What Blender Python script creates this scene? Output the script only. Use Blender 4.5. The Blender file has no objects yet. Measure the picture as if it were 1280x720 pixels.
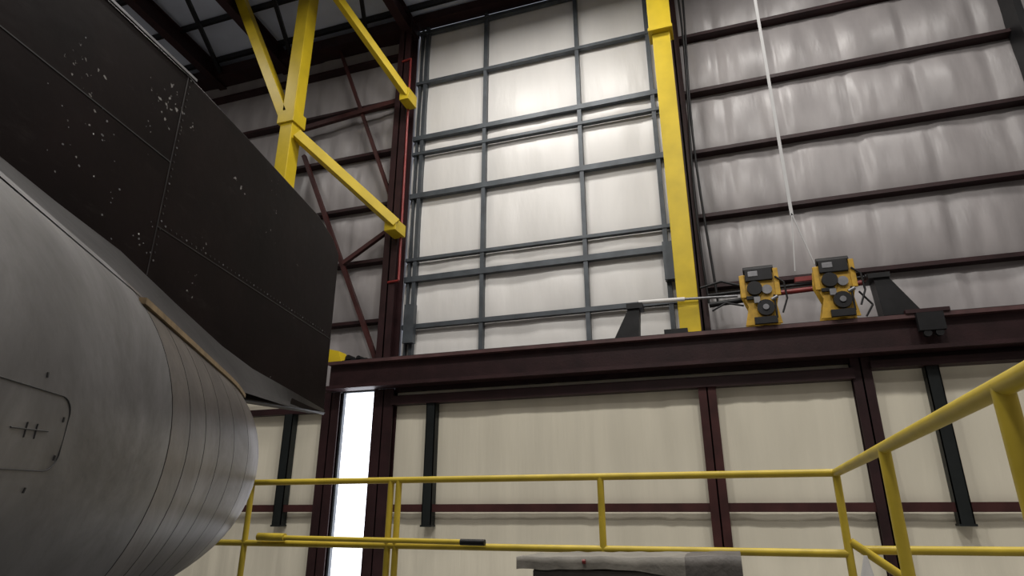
import bpy, math, random
from mathutils import Vector, Matrix, noise
random.seed(4)
sc=bpy.context.scene
try:
    sc.view_settings.view_transform='Standard'
except Exception: pass

# ------------------------------------------------------------ materials
def mat(name,col,rough=.5,metal=0.0,var=.15,vscale=3.0,bump=0.0,bscale=20.0,spec=.5,coat=0.0,stretch=(1,1,1)):
    m=bpy.data.materials.new(name);m.use_nodes=True
    nt=m.node_tree;b=nt.nodes['Principled BSDF']
    b.inputs['Roughness'].default_value=rough;b.inputs['Metallic'].default_value=metal
    b.inputs['Specular IOR Level'].default_value=spec
    b.inputs['Coat Weight'].default_value=coat
    tc=nt.nodes.new('ShaderNodeTexCoord');mp=nt.nodes.new('ShaderNodeMapping')
    mp.inputs['Scale'].default_value=stretch
    nt.links.new(tc.outputs['Object'],mp.inputs[0])
    n=nt.nodes.new('ShaderNodeTexNoise');n.inputs['Scale'].default_value=vscale;n.inputs['Detail'].default_value=6
    nt.links.new(mp.outputs[0],n.inputs['Vector'])
    r=nt.nodes.new('ShaderNodeValToRGB')
    r.color_ramp.elements[0].position=.3;r.color_ramp.elements[1].position=.7
    r.color_ramp.elements[0].color=tuple(c*(1-var) for c in col)+(1,)
    r.color_ramp.elements[1].color=tuple(min(1,c*(1+var)) for c in col)+(1,)
    nt.links.new(n.outputs['Fac'],r.inputs[0]);nt.links.new(r.outputs[0],b.inputs['Base Color'])
    if bump>0:
        n2=nt.nodes.new('ShaderNodeTexNoise');n2.inputs['Scale'].default_value=bscale;n2.inputs['Detail'].default_value=4
        nt.links.new(mp.outputs[0],n2.inputs['Vector'])
        bp=nt.nodes.new('ShaderNodeBump');bp.inputs['Strength'].default_value=bump;bp.inputs['Distance'].default_value=.03
        nt.links.new(n2.outputs['Fac'],bp.inputs['Height']);nt.links.new(bp.outputs[0],b.inputs['Normal'])
    return m
def emis(name,col,st):
    m=bpy.data.materials.new(name);m.use_nodes=True;b=m.node_tree.nodes['Principled BSDF']
    b.inputs['Base Color'].default_value=(*col,1);b.inputs['Emission Color'].default_value=(*col,1);b.inputs['Emission Strength'].default_value=st
    return m
M_ins=mat('vinyl_insulation',(.72,.705,.68),.38,0,.06,.6,.2,4,.55,stretch=(2.2,1,.5))
M_insdk=mat('vinyl_insulation_grey',(.31,.29,.29),.36,0,.18,.8,.22,4,.55,stretch=(2.0,1,.6))
M_cream=mat('cream_insulation',(.80,.75,.61),.5,0,.06,.7,.3,3,.4,stretch=(3,1,.25))
M_red=mat('red_oxide_steel',(.026,.010,.011),.5,0,.3,2.5,.1,25,.3)
M_red2=mat('red_oxide_steel_bright',(.05,.016,.015),.5,0,.3,2.5,spec=.3)
M_flange=mat('worn_flange_paint',(.075,.035,.035),.45,0,.3,3)
M_dkgreen=mat('dark_channel_steel',(.010,.013,.013),.5,0,.25,3,spec=.3)
M_grid=mat('galvanized_channel',(.07,.08,.09),.45,.3,.25,2.5)
M_yel=mat('safety_yellow_paint',(.56,.41,.018),.42,0,.12,2.0,.05,15,.35)
M_rail=mat('handrail_yellow_paint',(.56,.42,.045),.42,0,.14,5,spec=.35)
M_orange=mat('hoist_orange_yellow_paint',(.46,.27,.02),.45,0,.2,8)
M_black=mat('black_paint',(.010,.010,.011),.45,0,.3,5,spec=.3)
M_grey=mat('grey_metal',(.2,.2,.21),.4,.6,.2,6)
M_white=mat('white_strap',(.42,.42,.42),.6,0,.05)
M_paper=mat('white_paper',(.6,.59,.57),.6,0,.05)
M_redp=mat('bright_red_paint',(.20,.02,.018),.4,0,.2,5)
M_roof=mat('roof_insulation',(.66,.72,.86),.5,0,.12,.7)
M_conc=mat('concrete_floor',(.24,.235,.22),.6,0,.15,1.5,.2,12)
M_deck=mat('deck_plate',(.14,.14,.14),.5,.5,.2,4)
M_tan=mat('tan_seal_strip',(.24,.17,.09),.7,0,.3,14)
M_tarp=mat('dusty_grey_sheet',(.11,.10,.09),.55,0,.3,5,.4,9)
M_board=mat('crumpled_paper_sheet',(.22,.205,.175),.6,0,.2,5,.4,8)
M_slotglow=emis('daylight_glow_panel',(.90,.92,1.0),3.2)  # emission standing in for daylight outside the door slot

def finmat():
    m=mat('black_fin_skin',(.0075,.0045,.0044),.45,0,.4,1.2,.08,6,.07)
    nt=m.node_tree;b=nt.nodes['Principled BSDF']
    base=b.inputs['Base Color'].links[0].from_socket
    tc=nt.nodes.new('ShaderNodeTexCoord')
    n=nt.nodes.new('ShaderNodeTexNoise');n.inputs['Scale'].default_value=17;n.inputs['Detail'].default_value=3
    n2=nt.nodes.new('ShaderNodeTexNoise');n2.inputs['Scale'].default_value=1.5;n2.inputs['Detail'].default_value=2
    nt.links.new(tc.outputs['Object'],n.inputs[0]);nt.links.new(tc.outputs['Object'],n2.inputs[0])
    mu=nt.nodes.new('ShaderNodeMath');mu.operation='MULTIPLY';nt.links.new(n.outputs['Fac'],mu.inputs[0]);nt.links.new(n2.outputs['Fac'],mu.inputs[1])
    r=nt.nodes.new('ShaderNodeValToRGB');r.color_ramp.elements[0].position=.43;r.color_ramp.elements[1].position=.46
    nt.links.new(mu.outputs[0],r.inputs[0])
    mx=nt.nodes.new('ShaderNodeMix');mx.data_type='RGBA'
    nt.links.new(r.outputs[0],mx.inputs[0]);nt.links.new(base,mx.inputs[6]);mx.inputs[7].default_value=(.25,.24,.23,1)
    mp=nt.nodes.new('ShaderNodeMapping');mp.inputs['Scale'].default_value=(1.5,1.5,5)
    n3=nt.nodes.new('ShaderNodeTexNoise');n3.inputs['Scale'].default_value=1.6;n3.inputs['Detail'].default_value=8;n3.inputs['Roughness'].default_value=.7
    nt.links.new(tc.outputs['Object'],mp.inputs[0]);nt.links.new(mp.outputs[0],n3.inputs[0])
    r3=nt.nodes.new('ShaderNodeValToRGB');r3.color_ramp.elements[0].position=.58;r3.color_ramp.elements[1].position=.85
    r3.color_ramp.elements[1].color=(.5,.5,.5,1)
    nt.links.new(n3.outputs['Fac'],r3.inputs[0])
    mx2=nt.nodes.new('ShaderNodeMix');mx2.data_type='RGBA'
    nt.links.new(r3.outputs[0],mx2.inputs[0]);nt.links.new(mx.outputs[2],mx2.inputs[6]);mx2.inputs[7].default_value=(.035,.03,.028,1)
    nt.links.new(mx2.outputs[2],b.inputs['Base Color'])
    return m
M_fin=finmat()
def worn(name,col,rough,metal,var,vs_,dark):
    m=mat(name,col,rough,metal,var,vs_,.12,5)
    nt=m.node_tree;b=nt.nodes['Principled BSDF'];base=b.inputs['Base Color'].links[0].from_socket
    tc=nt.nodes.new('ShaderNodeTexCoord')
    n=nt.nodes.new('ShaderNodeTexNoise');n.inputs['Scale'].default_value=1.1;n.inputs['Detail'].default_value=9;n.inputs['Roughness'].default_value=.72;n.inputs['Distortion'].default_value=.8
    nt.links.new(tc.outputs['Object'],n.inputs[0])
    r=nt.nodes.new('ShaderNodeValToRGB');r.color_ramp.elements[0].position=.42;r.color_ramp.elements[1].position=.66
    r.color_ramp.elements[1].color=(.85,.85,.85,1);nt.links.new(n.outputs['Fac'],r.inputs[0])
    mx=nt.nodes.new('ShaderNodeMix');mx.data_type='RGBA';nt.links.new(r.outputs[0],mx.inputs[0]);nt.links.new(base,mx.inputs[6]);mx.inputs[7].default_value=(*dark,1)
    nt.links.new(mx.outputs[2],b.inputs['Base Color'])
    r2=nt.nodes.new('ShaderNodeMapRange');r2.inputs[3].default_value=rough-.1;r2.inputs[4].default_value=rough+.12
    nt.links.new(n.outputs['Fac'],r2.inputs[0]);nt.links.new(r2.outputs[0],b.inputs['Roughness'])
    return m
M_nac=worn('bare_titanium_skin',(.165,.162,.165),.44,.45,.35,2.2,(.085,.082,.082))
M_noz=worn('heat_stained_nozzle',(.15,.132,.118),.38,.65,.35,2.4,(.07,.06,.054))
M_groove=mat('panel_gap',(.012,.012,.012),.6)
M_hline=mat('hatch_gap',(.035,.035,.035),.6)
M_fil=mat('dark_fillet_skin',(.026,.024,.024),.42,.2,.4,3,.1,8,.4)

# ------------------------------------------------------------ builder
class B:
    def __init__(s): s.v=[];s.f=[];s.mi=[];s.ms=[];s.sm=[]
    def m(s,mt):
        if mt not in s.ms: s.ms.append(mt)
        return s.ms.index(mt)
    def add(s,vs,fs,mt,smooth=False):
        o=len(s.v);i=s.m(mt);s.v+= [tuple(v) for v in vs]
        for f in fs: s.f.append([a+o for a in f]);s.mi.append(i);s.sm.append(smooth)
    def box(s,x0,x1,y0,y1,z0,z1,mt):
        vs=[(x,y,z) for z in(z0,z1) for y in(y0,y1) for x in(x0,x1)]
        s.add(vs,[(0,2,3,1),(4,5,7,6),(0,1,5,4),(2,6,7,3),(0,4,6,2),(1,3,7,5)],mt)
    def beam(s,p,q,w,h,mt,up=(0,0,1)):
        p=Vector(p);q=Vector(q);d=(q-p).normalized();u=Vector(up)
        if abs(d.dot(u))>.98:u=Vector((0,1,0))
        a=d.cross(u).normalized()*w/2;b=a.cross(d).normalized()*h/2
        vs=[c+sa*a+sb*b for c in(p,q) for sa,sb in((-1,-1),(1,-1),(1,1),(-1,1))]
        s.add(vs,[(0,1,2,3),(7,6,5,4),(0,4,5,1),(1,5,6,2),(2,6,7,3),(3,7,4,0)],mt)
    def cyl(s,p,q,r,mt,n=14,r2=None):
        if r2 is None:r2=r
        p=Vector(p);q=Vector(q);d=(q-p).normalized();u=Vector((0,0,1)) if abs(d.z)<.95 else Vector((1,0,0))
        a=d.cross(u).normalized();b=a.cross(d)
        vs=[];
        for c,rr in((p,r),(q,r2)):
            for i in range(n):
                t=2*math.pi*i/n;vs.append(c+a*rr*math.cos(t)+b*rr*math.sin(t))
        s.add(vs,[(i,(i+1)%n,n+(i+1)%n,n+i) for i in range(n)],mt,True)
        s.add(vs,[tuple(range(n-1,-1,-1)),tuple(range(n,2*n))],mt)
    def path(s,pts,r,mt,n=10):
        for i in range(len(pts)-1):s.cyl(pts[i],pts[i+1],r,mt,n)
    def prism(s,pts,ext,mt):
        n=len(pts);e=Vector(ext);vs=[Vector(p) for p in pts]+[Vector(p)+e for p in pts]
        s.add(vs,[tuple(range(n)),tuple(range(2*n-1,n-1,-1))]+[(i,n+i,n+(i+1)%n,(i+1)%n) for i in range(n)],mt)
    def obj(s,name,parent=None,bevel=0):
        me=bpy.data.meshes.new(name);me.from_pydata(s.v,[],s.f)
        for mt in s.ms:me.materials.append(mt)
        for p,i,k in zip(me.polygons,s.mi,s.sm):p.material_index=i;p.use_smooth=k
        me.update()
        o=bpy.data.objects.new(name,me);sc.collection.objects.link(o)
        if parent:
            o.parent=parent;o.matrix_parent_inverse=Matrix.Translation(-parent.location)
        if bevel:
            md=o.modifiers.new('bevel','BEVEL');md.width=bevel;md.segments=2;md.limit_method='ANGLE'
        return o
def empty(name,loc):
    o=bpy.data.objects.new(name,None);o.location=loc;sc.collection.objects.link(o);return o

# ------------------------------------------------------------ insulated walls (pillowed facing)
def quilt(name,x0,x1,zs,Y,puff,mt,seams=(),step=.1,wr=.02,zstep=.1):
    vs=[];fs=[];
    nx=int((x1-x0)/step);xs=[x0+(x1-x0)*i/nx for i in range(nx+1)]
    zz=[]
    for a,b in zip(zs[:-1],zs[1:]):
        k=max(4,int((b-a)/zstep));zz+=[(a+(b-a)*i/k,i/k,zs.index(a)) for i in range(k)]
    zz.append((zs[-1],0,len(zs)-1))
    for z,t,row in zz:
        env=math.sin(math.pi*t)**.6 if 0<t<1 else 0
        for x in xs:
            n1=noise.noise(Vector((x*1.1,row*7.3,z*.25)))
            n2=noise.noise(Vector((x*4.0,row*3.1,z*.7)))
            d=env*(puff*(1+.7*n1)+wr*n2)
            for sx in seams:
                d*=1-.45*math.exp(-((x-sx)/.09)**2)
            vs.append((x,Y-d,z))
    W=nx+1
    for j in range(len(zz)-1):
        for i in range(nx):
            fs.append((j*W+i,j*W+i+1,(j+1)*W+i+1,(j+1)*W+i))
    b=B();b.add(vs,fs,mt,True)
    b.box(x0,x1,Y+.02,Y+.12,zs[0],zs[-1],mt)
    return b.obj(name)

GZ=[5.2,7.33,9.18,11.0,12.85,14.67,16.45,17.75]
quilt('wall_back_left',-23,-8.3,GZ,15.0,.10,M_insdk,[-21,-19.2,-17.4,-15.6,-13.8,-12,-10.2])
quilt('wall_back_right',-.35,13,GZ,15.0,.13,M_insdk,[.9,2.3,3.8,5.3,6.8,8.3],wr=.03)
LZ=[0,2.38,4.9,5.25]
quilt('wall_lower_left',-23,-9.75,LZ,14.12,.05,M_cream,[-12.6,-14.5],wr=.02)
quilt('wall_lower_middle',-7.8,2.7,LZ,14.12,.05,M_cream,[-5.6,-2.9,-1.2,.9],wr=.025)
quilt('wall_lower_right',2.7,13,LZ,14.12,.05,M_cream,[5.2,7],wr=.02)

wf=empty('wall_upper_framing',(0,14.8,5.2))
def girts(name,x0,x1,zz):
    b=B()
    for z in zz:
        b.box(x0,x1,14.74,15.0,z-.015,z+.015,M_red)
        b.box(x0,x1,14.72,14.745,z-.015,z+.08,M_red)
    return b.obj(name,wf)
girts('girts_left',-23,-8.5,GZ[1:7])
girts('girts_right',-.35,13,GZ[1:7])

# framed hangar door
hd=empty('hangar_door',(-4.4,14.9,6.2))
q=quilt('door_insulation',-8.2,-.35,[6.0,7.1,8.5,9.1,11.15,12.6,13.15,15.2,17.4],15.0,.06,M_ins,[-5.8,-2.92],wr=.012)
q.parent=hd;q.matrix_parent_inverse=Matrix.Translation(-hd.location)
b=B()
for x in(-7.85,-5.8,-2.92,-.87):
    b.box(x-.055,x+.055,14.80,14.97,6.1,17.4,M_grid)
for x in(-8.05,-.62):
    b.box(x-.03,x+.03,14.84,14.97,6.1,17.4,M_grid)
for z,h in((15.2,.05),(13.15,.075),(12.6,.045),(11.15,.08),(9.1,.045),(8.5,.08),(7.1,.06),(17.2,.06),(6.2,.08)):
    b.box(-8.15,-.5,14.78,14.93,z-h,z+h,M_grid)
b.box(-.95,-.62,14.6,14.8,7.6,8.6,M_grid);b.box(-8.0,-7.7,14.62,14.8,6.6,7.7,M_grid)
b.obj('door_frame',hd)

b=B()
for x0,x1 in((-8.62,-8.2),):
    b.box(x0,x1,14.35,14.38,5.2,17.4,M_red);b.box(x0,x1,14.82,14.85,5.2,17.4,M_red)
    b.box((x0+x1)/2-.02,(x0+x1)/2+.02,14.35,14.85,5.2,17.4,M_red)
b.obj('column_left_jamb',wf)
b=B();b.box(-.32,-.02,14.55,14.58,5.2,17.4,M_red);b.box(-.32,-.02,14.92,14.95,5.2,17.4,M_red);b.box(-.19,-.15,14.55,14.95,5.2,17.4,M_red)
b.obj('column_right_jamb',wf)
b=B();b.box(7.35,7.5,14.3,14.9,5.2,17.4,M_black);b.obj('column_end',wf)
b=B()
b.beam((-11.1,14.6,17.3),(-8.62,14.6,11.03),.10,.10,M_red2)
b.beam((-11.98,14.6,13.19),(-8.75,14.6,6.19),.12,.12,M_red2)
b.beam((-10.06,14.55,9.16),(-8.65,14.55,10.0),.12,.12,M_red2)
b.beam((-12.2,14.55,14.2),(-8.55,14.55,14.5),.13,.16,M_red2)
b.beam((-8.75,14.5,6.19),(-8.75,14.5,5.9),.3,.02,M_red2)
b.obj('cross_brace',wf)
b=B();b.cyl((-8.13,14.3,15.8),(-8.05,14.3,8.3),.035,M_redp);b.cyl((-8.05,14.3,8.3),(-8.4,14.34,8.3),.035,M_redp);b.cyl((-8.13,14.3,15.8),(-8.45,14.34,15.8),.035,M_redp)
b.obj('fire_pipe',wf)

# ledge + runway beam
b=B();b.box(-23,13,13.98,15.12,5.26,5.36,M_red);b.obj('trim_ledge')
b=B()
X0,X1=-9.45,12.9
b.box(X0,X1,13.42,13.82,5.84,5.92,M_flange)
b.box(X0,X1,13.58,13.64,5.3,5.84,M_red)
b.box(X0,X1,13.42,13.82,5.22,5.3,M_red)
b.box(X0,X1,13.50,13.53,5.92,5.95,M_black)
b.obj('crane_runway_beam')
lf=empty('wall_lower_framing',(0,14.0,0))
b=B()
b.box(-7.75,2.6,13.78,14.06,4.80,5.02,M_red);b.box(-7.75,12.9,13.95,14.06,5.14,5.26,M_red)
b.box(2.9,12.9,13.72,14.06,4.97,5.12,M_red)
b.box(-23,-9.75,13.85,14.06,4.72,4.88,M_red)
b.obj('header',lf)
def post(x0,x1,z0,z1,mt,y0=13.84,y1=14.06):
    b=B();b.box(x0,x1,y0,y0+.025,z0,z1,mt);b.box(x0,x1,y1-.025,y1,z0,z1,mt);m=(x0+x1)/2
    b.box(m-.015,m+.015,y0,y1,z0,z1,mt);return b.obj('post',lf)
post(-9.76,-9.27,0,5.22,M_red);post(-8.28,-7.72,0,5.22,M_red)
post(-.42,-.06,0,4.8,M_red2);post(2.56,2.92,0,5.22,M_red)
def stud(x0,x1,z0,z1):
    b=B();b.box(x0,x1,13.84,13.86,z0,z1,M_dkgreen);b.box(x0,x0+.02,13.84,14.06,z0,z1,M_dkgreen);b.box(x1-.02,x1,13.84,14.06,z0,z1,M_dkgreen)
    b.box(x0-.02,x1+.02,13.82,14.06,z0-.04,z0,M_dkgreen);return b.obj('channel_stud',lf)
stud(-6.8,-6.56,2.02,4.8);stud(-10.9,-10.64,2.0,4.72);stud(3.84,4.08,2.1,4.97)
b=B()
for x0,x1 in((-23,-9.73),(-7.72,-.42),(-.06,2.56),(2.92,12.9)):
    b.box(x0,x1,13.9,14.06,2.3,2.33,M_red2);b.box(x0,x1,13.88,13.9,2.3,2.47,M_red2)
b.obj('girts',lf)
b=B();b.box(-9.27,-8.28,14.09,14.13,0,5.26,M_slotglow);b.obj('door_slot_glow')  # glowing sheet added in place of an open door slot with daylight behind
b=B();b.box(-9.27,-8.28,13.95,14.06,5.2,5.26,M_grid);b.box(-9.27,-9.22,13.95,14.06,0,5.2,M_grid);b.box(-8.33,-8.28,13.95,14.06,0,5.2,M_grid);b.obj('trim_door_slot')

# ------------------------------------------------------------ room
b=B();b.box(-23.2,13.2,-12,15.2,-.2,0,M_conc);b.obj('floor')
b=B();b.box(-23.2,-23,-12,15.2,0,17.8,M_insdk);b.obj('wall_left')
b=B();b.box(13,13.2,-12,15.2,0,17.8,M_insdk);b.obj('wall_right')
b=B();b.box(-23.2,13.2,-12.2,-12,0,20,M_insdk);b.obj('wall_front')
b=B();zr=lambda y:17.8+(15.1-y)*.08
b.prism([(-23.2,-12.2,zr(-12.2)),(-23.2,15.2,zr(15.2)),(-23.2,15.2,zr(15.2)+.2),(-23.2,-12.2,zr(-12.2)+.2)],(36.4,0,0),M_roof)
for x in(-23.2,13.0):
    b.prism([(x,-12,17.8),(x,15.1,17.8),(x,-12,zr(-12)+.1)],(.2,0,0),M_insdk)
b.obj('ceiling')
rf=empty('ceiling_framing',(0,0,17.5))
b=B()
for i in range(18):
    y=14.2-i*1.5;z=zr(y)-.14
    b.box(-23,13,y-.05,y+.05,z-.1,z+.1,M_black)
for x in(-21,-18.6,-16.2,-13.4,-8.4,-.2,7.4):
    for dz,w,h in((0,.04,.6),(-.3,.3,.03),(.3,.3,.03)): b.beam((x,14.9,zr(15)-.5+dz),(x,-11.9,zr(-11.9)-.5+dz),w,h,M_red)
b.box(-23,-8.2,14.3,14.9,17.1,17.5,M_red);b.box(-23,13,14.55,14.95,17.45,17.75,M_red)
for i in range(4):
    x=-19+i*3.0
    b.beam((x,14.6,17.25),(x+3.0,8.0,17.7),.12,.12,M_black)
b.obj('roof_beams',rf)

# ------------------------------------------------------------ yellow column and crane frame
b=B()
b.box(-.67,-.22,13.66,13.96,5.93,14.15,M_yel)
b.box(-.74,-.16,13.60,14.02,14.15,17.4,M_yel)
b.box(-.76,-.14,13.5,14.05,14.10,14.2,M_yel)
b.box(-.72,-.17,13.6,13.82,5.93,5.96,M_yel)
b.obj('yellow_steel_column',bevel=.012)
fr=empty('yellow_crane_frame',(-10.6,12.2,12))
b=B();b.box(-10.78,-10.38,12.0,12.42,8.9,17.9,M_yel);b.box(-10.88,-10.28,11.9,12.52,8.85,8.95,M_yel);b.obj('upright',fr,.015)
b=B();b.beam((-13.25,12.15,17.9),(-10.75,12.15,12.75),.30,.30,M_yel);b.obj('diagonal_upper',fr,.012)
b=B();b.beam((-10.3,11.0,18.0),(-7.95,13.9,14.1),.22,.22,M_yel);b.box(-8.15,-7.85,13.8,14.34,13.9,14.3,M_yel);b.obj('knee_brace_upper',fr,.01)
b=B();b.beam((-10.3,12.15,12.1),(-8.0,13.85,9.8),.26,.26,M_yel);b.box(-8.3,-7.95,13.75,14.34,9.6,9.95,M_yel);b.obj('knee_brace_lower',fr,.01)
b=B();b.box(-10.86,-10.32,11.94,12.48,12.45,12.85,M_yel);b.obj('joint_plate',fr,.01)
es=empty('crane_end_stop',(-9.2,13.6,5.93))
b=B();b.prism([(-9.5,13.45,5.93),(-9.08,13.45,5.93),(-9.18,13.45,6.2),(-9.5,13.45,6.28)],(0,.35,0),M_yel);b.obj('stop_plate',es)
b=B();b.cyl((-8.95,13.56,6.02),(-8.95,13.8,6.02),.09,M_black);b.cyl((-8.65,13.56,6.0),(-8.65,13.8,6.0),.07,M_black);b.box(-9.05,-8.4,13.56,13.8,5.93,5.99,M_black);b.obj('rollers',es)

# ------------------------------------------------------------ hoists on runway
wa=empty('winch_assembly',(1,13.7,5.93))
def hoist(x,z):
    e=wa
    b=B()
    for dy in(-.25,.08):
        b.prism([(x-.38,13.65+dy,z),(x+.34,13.65+dy,z),(x+.28,13.65+dy,z+.4),(x+.38,13.65+dy,z+.8),(x+.35,13.65+dy,z+1.12),(x-.36,13.65+dy,z+1.12),(x-.40,13.65+dy,z+.75),(x-.28,13.65+dy,z+.4)],(0,.035,0),M_orange)
    b.box(x+.28,x+.38,13.36,13.42,z+.6,z+1.2,M_orange);b.box(x-.40,x-.30,13.36,13.42,z+.6,z+1.1,M_orange)
    b.obj('hoist_frame',e,.008)
    b=B()
    b.cyl((x-.12,13.3,z+.78),(x-.12,13.8,z+.78),.15,M_black,20);b.cyl((x+.12,13.34,z+.74),(x+.12,13.78,z+.74),.10,M_grey,16)
    b.box(x-.28,x+.26,13.33,13.62,z+.95,z+1.22,M_black)
    b.box(x-.22,x-.02,13.32,13.36,z+1.04,z+1.16,M_grey)
    b.cyl((x-.3,13.45,z+1.22),(x+.3,13.45,z+1.22),.08,M_black,16)
    b.box(x-.3,x-.05,13.33,13.38,z+.54,z+.62,M_black)
    b.obj('hoist_motor',e,.01)
    b=B()
    b.cyl((x+.05,13.3,z+.34),(x+.05,13.8,z+.34),.17,M_black,20);b.cyl((x+.05,13.27,z+.34),(x+.05,13.31,z+.34),.06,M_grey,14)
    b.box(x-.2,x+.24,13.3,13.38,z,z+.14,M_black)
    b.box(x-.16,x-.04,13.3,13.36,z+.45,z+.58,M_grey)
    b.cyl((x+.24,13.33,z+.1),(x+.24,13.33,z+.6),.02,M_black);b.cyl((x+.18,13.33,z+.5),(x+.3,13.33,z+.56),.035,M_grey)
    b.path([(x+.3,13.33,z+1.0),(x+.46,13.33,z+.85),(x+.48,13.33,z+.5),(x+.36,13.33,z+.2)],.02,M_black)
    b.obj('hoist_drum',e)
hoist(1.06,5.95);hoist(2.5,5.97)
b=B()
b.cyl((1.3,13.87,6.74),(3.35,13.87,6.8),.055,M_redp);b.cyl((.0,13.88,6.85),(3.3,13.92,6.93),.035,M_black)
b.cyl((.0,13.87,6.62),(1.3,13.87,6.70),.06,M_black);b.box(1.8,2.2,13.82,13.95,6.95,7.05,M_redp)
b.cyl((-1.5,13.55,6.74),(-.5,13.57,6.72),.045,M_paper);b.cyl((-.5,13.57,6.72),(.6,13.6,6.68),.03,M_grey)
b.path([(-.15,13.6,6.95),(.3,13.6,7.05),(.7,13.6,6.9)],.025,M_black)
b.path([(.05,13.6,6.4),(.35,13.6,6.55),(.7,13.6,6.45)],.02,M_black)
b.path([(2.9,13.5,6.5),(3.1,13.5,6.2),(2.95,13.5,5.97)],.02,M_black)
b.obj('drive_shaft',wa)
b=B();b.prism([(3.2,13.5,6.78),(3.45,13.5,6.78),(3.95,13.5,5.93),(3.25,13.5,5.93)],(0,.4,0),M_black);b.box(3.1,3.5,13.45,13.95,6.74,6.84,M_black)
b.cyl((3.1,13.7,6.85),(3.35,13.7,6.85),.06,M_black);b.obj('bearing_bracket_right',wa)
b=B();b.prism([(-2.1,13.55,5.93),(-1.55,13.55,5.93),(-1.5,13.55,6.66),(-1.72,13.55,6.66)],(0,.3,0),M_black);b.box(-1.78,-1.42,13.5,13.88,6.6,6.72,M_black)
b.box(-1.0,-.5,13.55,13.64,5.93,6.06,M_black);b.obj('bearing_bracket_left',wa)
b=B();b.box(3.75,4.2,13.30,13.415,5.55,5.9,M_black);b.cyl((3.88,13.32,5.5),(3.88,13.41,5.5),.07,M_black);b.cyl((4.08,13.32,5.5),(4.08,13.41,5.5),.07,M_black);b.box(3.6,4.35,13.38,13.80,5.925,6.0,M_red);b.obj('splice_plate',wa)

# straps and cables
b=B();b.beam((1.9,13.6,17.7),(1.92,13.6,8.4),.07,.02,M_white);b.beam((1.92,13.6,8.45),(1.80,13.6,7.1),.02,.02,M_white);b.beam((1.92,13.6,8.45),(2.2,13.6,7.22),.02,.02,M_white)
b.obj('hanging_strap')
b=B()
for dx,dy in((0,0),(.12,.05)):
    pts=[(dx+.02+.08*math.sin(i*.5+dx*9),14.3+dy,17.6-i*.9) for i in range(13)]
    b.path(pts,.03,M_black)
b.obj('power_cable')

# ------------------------------------------------------------ work platform with railing
def rod(pts,r=.028,m=M_rail): 
    b.path(pts,r,m,12)
rl=empty('safety_railing',(-1.5,5.35,1.4))
b=B()
rod([(-6.6,5.35,2.575),(.76,5.35,2.575)]);rod([(-6.6,5.35,2.02),(.76,5.35,2.02)])
for x in(-6.2,-4.5,-1.01,.76): rod([(x,5.35,1.4),(x,5.35,2.575)])
for x in(-2.95,-2.87): rod([(x,5.35,1.4),(x,5.35,2.575)])
for x in(-6.2,-4.5,-2.91,-1.01,.76): b.box(x-.08,x+.08,5.28,5.42,1.4,1.412,M_rail)
b.obj('long_run',rl)
b=B()
rod([(.76,5.35,2.575),(.76,1.2,2.65)],.03);rod([(.76,3.67,1.4),(.76,3.67,2.6)],.03);rod([(.76,2.1,1.4),(.76,2.1,2.64)],.03)
rod([(.78,5.35,2.10),(1.12,5.35,1.84),(1.12,5.35,1.4)],.03)
rod([(.85,5.45,2.04),(3.6,5.45,2.06)],.03);rod([(3.6,5.45,1.4),(3.6,5.45,2.06)],.03)
rod([(.76,1.2,1.4),(.76,1.2,2.64)],.03)
b.obj('return_run',rl)
b=B();b.box(-8,.95,.6,5.5,1.34,1.4,M_deck);b.box(.95,4,5.2,6.4,1.34,1.4,M_deck)
for x in(-7.8,-4,.7):
    for y in(.8,5.3): b.box(x-.06,x+.06,y-.06,y+.06,0,1.34,M_rail)
for x in(1.2,3.9):
    b.box(x-.06,x+.06,5.74,5.86,0,1.34,M_rail)
b.obj('work_platform')
b=B();b.cyl((-4.25,5.29,2.075),(-2.22,5.29,2.06),.022,M_rail);b.cyl((-2.22,5.29,2.06),(-2.0,5.29,2.058),.026,M_black);b.cyl((-4.3,5.29,2.08),(-4.0,5.29,2.078),.035,M_rail)
b.obj('broom_pole')
# sheet-covered equipment case
cc=empty('covered_equipment_case',(-.7,4.6,1.4))
b=B()
nx,ny=60,14;vs=[];fs=[]
for j in range(ny+1):
    for i in range(nx+1):
        u=i/nx
        x=-1.40+1.42*u;y=4.3+.6*max(0,j-2)/(ny-2)
        drop=(0.03+.03*u) if j<2 else 0
        if j==0: drop=.075+.12*max(0,u-.55)*2
        vs.append((x,y,2.015+.035*u+.014*noise.noise(Vector((x*4,y*3,1)))+.006*noise.noise(Vector((x*13,y*9,4)))-drop))
for j in range(ny):
    for i in range(nx): k=j*(nx+1)+i;fs.append((k,k+1,k+nx+2,k+nx+1))
half=[f for f in fs if (f[0]%(nx+1))<nx*.76];rest=[f for f in fs if (f[0]%(nx+1))>=nx*.76]
b.add(vs,half,M_board,True);b.add(vs,rest,M_tarp,True)
b.cyl((-.95,4.29,2.0),(-.93,4.29,2.0),.014,M_redp)
b.obj('crumpled_sheet',cc)
b=B();b.box(-1.3,-.0,4.33,4.88,1.41,1.95,M_tarp);b.obj('case_body',cc,.02)
b=B();b.cyl((.70,4.6,1.41),(.74,4.6,2.05),.16,M_paper,18,.01);b.obj('paper_cone')

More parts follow.
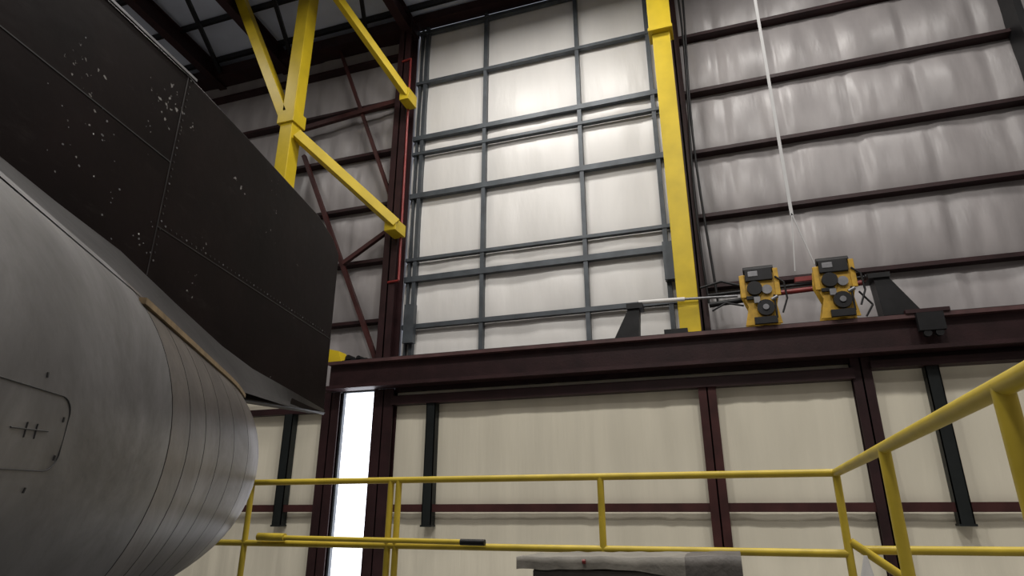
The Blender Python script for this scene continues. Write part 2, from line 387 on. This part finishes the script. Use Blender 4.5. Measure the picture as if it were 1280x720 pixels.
# ------------------------------------------------------------ aircraft
AC=Vector((-4.55,4.03,2.675));D=Vector((-.534,.845,.035)).normalized()   # aft direction
Lt=Vector((D.y,-D.x,0)).normalized()
Up=Lt.cross(D).normalized()
if Up.z<0: Up=-Up
ac=empty('jet_aircraft_tail',AC)
def cylpt(s,ang,r): return AC-D*s+Lt*(r*math.cos(ang))+Up*(r*math.sin(ang))
def lathe(prof,mt,b,n=96):
    vs=[];fs=[]
    for s_,r in prof:
        for i in range(n): vs.append(cylpt(s_,2*math.pi*i/n,r))
    for j in range(len(prof)-1):
        for i in range(n): fs.append((j*n+i,j*n+(i+1)%n,(j+1)*n+(i+1)%n,(j+1)*n+i))
    b.add(vs,fs,mt,True)
R=.95
b=B()
rings=[0.0,.80,1.40,1.88,2.26,2.60,2.92]
def RR(s): 
    base=R if s<2.9 else R-.02*min(1,(s-2.9)/1.6)
    if s<.9: base-=.03*(1-s/.9)**2
    return base
for k in range(6):
    s0,s1=rings[k],rings[k+1]
    lathe([(s0+.006+(s1-s0-.012)*t/6,RR(s0+(s1-s0)*t/6)) for t in range(7)],M_noz,b)
    lathe([(s1-.006,RR(s1)),(s1-.005,RR(s1)-.008)],M_groove,b);lathe([(s1-.005,RR(s1)-.008),(s1+.006,RR(s1)-.008)],M_groove,b);lathe([(s1+.006,RR(s1)-.008),(s1+.0065,RR(s1))],M_noz,b)
r0=RR(0)
lathe([(.006,r0),(-.004,r0-.008),(-.006,r0-.02),(.0,r0-.03),(.6,r0-.1),(1.4,r0-.3)],M_noz,b)
lathe([(1.4,r0-.3),(1.42,.01)],M_groove,b)
b.obj('exhaust_nozzle',ac)
b=B()
lathe([(2.926+t*.3,RR(2.926+t*.3)) for t in range(23)],M_nac,b)
lathe([(9.526,RR(9.5)),(9.54,.01)],M_nac,b)
b.obj('engine_nacelle',ac)
b=B()
def cp(s,deg,r=None): return cylpt(s,math.radians(deg),(RR(s)+.001) if r is None else r)
hp=[]
sa,sb,a0,a1=3.89,4.33,-8.5,3.2
for (cs,ca,q0) in((sa+.06,a1-2.5,0),(sb-.06,a1-2.5,1),(sb-.06,a0+2.5,2),(sa+.06,a0+2.5,3)):
    for k in range(6):
        t=(q0+k/5.)*math.pi/2
        hp.append(cp(cs-.06*math.cos(t),ca+2.5*math.sin(t)))
b.path(hp+[hp[0]],.0018,M_hline,6)
b.path([cp(3.99,-2.6),cp(4.17,-2.9)],.002,M_hline,6);b.path([cp(4.05,-1.8),cp(4.05,-4.0)],.002,M_hline,6);b.path([cp(4.10,-1.8),cp(4.10,-4.0)],.002,M_hline,6)
for s_,a in((3.92,0),(3.91,-6),(4.0,-11),(4.05,6)): b.path([cp(s_,a),cp(s_,a-.8)],.003,M_hline,6)
b.obj('access_hatch',ac)
b=B()
N_=30
for k in range(N_):
    s0=2.95-2.95*k/N_;s1=2.95-2.95*(k+1)/N_
    p=cylpt(s0,math.radians(38),RR(s0)+.01);q=cylpt(s1,math.radians(38),RR(s1)+.01)
    b.beam(p,q,.03,.028,M_tan)
b.obj('seal_strip',ac)
# fin
D2=Vector((-.177,.984,0)).normalized();N2=Vector((D2.y,-D2.x,0))
F0=Vector((-4.574,4.022,0))
def fp(q,z,o=0): return F0+D2*q+N2*o+Vector((0,0,z))
out=[(-4.5,3.0),(-4.5,6.2),(-1.35,6.2),(-.3,6.27),(.6,6.26),(2.65,6.2),(3.15,6.08),(3.4,5.92),(3.42,3.58),(1.35,3.42),(0,3.2)]
b=B()
b.prism([fp(q,z,0) for q,z in out],N2*-.22,M_fin)
b.obj('fin_skin',ac,.02)
b=B()
b.beam(fp(-4.5,6.2,.015),fp(-1.35,6.2,.015),.02,.03,M_grey);b.beam(fp(-1.35,6.2,.012),fp(-.2,6.27,.012),.02,.025,M_grey)
for i in range(46):
    p=fp(-.2+i*.075,4.70-.0008*i,0);b.cyl(p,p+N2*.006,.009,M_grey if i%4==0 else M_fil,8)
for i in range(26):
    p=fp(-.26,4.35+i*.075,0);b.cyl(p,p+N2*.005,.009,M_grey if i%5==0 else M_fil,8)
b.beam(fp(-.3,4.2,.001),fp(-.3,6.25,.001),.006,.010,M_fil);b.beam(fp(-.3,4.66,.001),fp(3.4,4.62,.001),.006,.010,M_fil)
b.beam(fp(-4.4,5.3,.001),fp(-.3,5.3,.001),.006,.010,M_groove)
rr=random.Random(8)
chips=[(-.65,5.5),(-.62,5.47),(-.66,5.44),(-1.5,5.3)]
for (cq,cz,sp,nn) in((-1.2,5.05,.22,10),(-1.1,4.70,.25,10),(-.6,4.55,.2,7),(-2.0,5.6,.3,5),(-.4,4.4,.1,5)):
    chips+=[(cq+rr.gauss(0,sp),cz+rr.gauss(0,sp*.45)) for _ in range(nn)]
for (q,z) in chips:
    p=fp(q,z,0);s_=rr.uniform(.004,.012)
    n_=rr.randint(5,7);vs=[p+N2*.002+D2*(s_*rr.uniform(.5,1.4)*math.cos(6.283*k/n_))+Vector((0,0,s_*rr.uniform(.5,1.2)*math.sin(6.283*k/n_))) for k in range(n_)]
    b.add(vs,[tuple(range(n_))],M_paper if rr.random()<.2 else M_grey)
b.obj('fin_fasteners',ac)
# fillet between nacelle and fin
A=[6.5,4.6,2.95,2.0,1.2,.4,0]
Bq=[(-4.5,5.0),(-2.6,4.62),(-1.3,4.38),(-.64,4.28),(.1,4.08),(.9,3.88),(1.5,3.78)]
ra=[cylpt(s,math.radians(42),RR(s)+.003) for s in A]+[fp(2.4,3.5,.04),fp(3.40,3.585,.03)]
rb=[fp(q,z,.01) for q,z in Bq]+[fp(2.5,3.70,.01),fp(3.41,3.62,.01)]
vs=[];K=8
for a_,b_ in zip(ra,rb):
    ctrl=(a_+b_)/2+Vector((0,0,-.10))-N2*.05
    for k in range(K+1):
        t=k/K;vs.append(a_*(1-t)**2+ctrl*2*t*(1-t)+b_*t*t)
fs=[]
for j in range(len(ra)-1):
    for k in range(K): i=j*(K+1)+k;fs.append((i,i+1,i+K+2,i+K+1))
b=B();b.add(vs,fs,M_fil,True);b.obj('root_fillet',ac)

# ------------------------------------------------------------ lights
def lamp(loc,power,size=1.2,col=(1,.96,.91),rot=(0,0,0)):
    l=bpy.data.lights.new('high_bay_lamp','AREA');l.shape='DISK';l.size=size;l.energy=power;l.color=col
    o=bpy.data.objects.new('high_bay_lamp',l);o.location=loc;o.rotation_euler=rot;sc.collection.objects.link(o)
for x,y,pw in((-5.6,10.4,290),(-2.6,10.4,290),(2.6,10.4,240),(7,9.5,160),(-14,9,110),(-6,3,600),(2,3,780),(8,2,430),(-2,-5,620),(-12,0,160)):
    lamp((x,y,16.7),pw,1.5)
w=bpy.data.worlds.new('world');sc.world=w;w.use_nodes=True
w.node_tree.nodes['Background'].inputs[0].default_value=(.8,.85,1,1);w.node_tree.nodes['Background'].inputs[1].default_value=.3

# ------------------------------------------------------------ camera
cam=bpy.data.cameras.new('camera');co=bpy.data.objects.new('camera',cam);sc.collection.objects.link(co)
cam.sensor_width=36;cam.lens=780/1280*36;cam.clip_start=.05
co.location=(0,0,2.3);co.rotation_euler=(math.radians(90+19.75),0,math.radians(18.4))
sc.camera=co
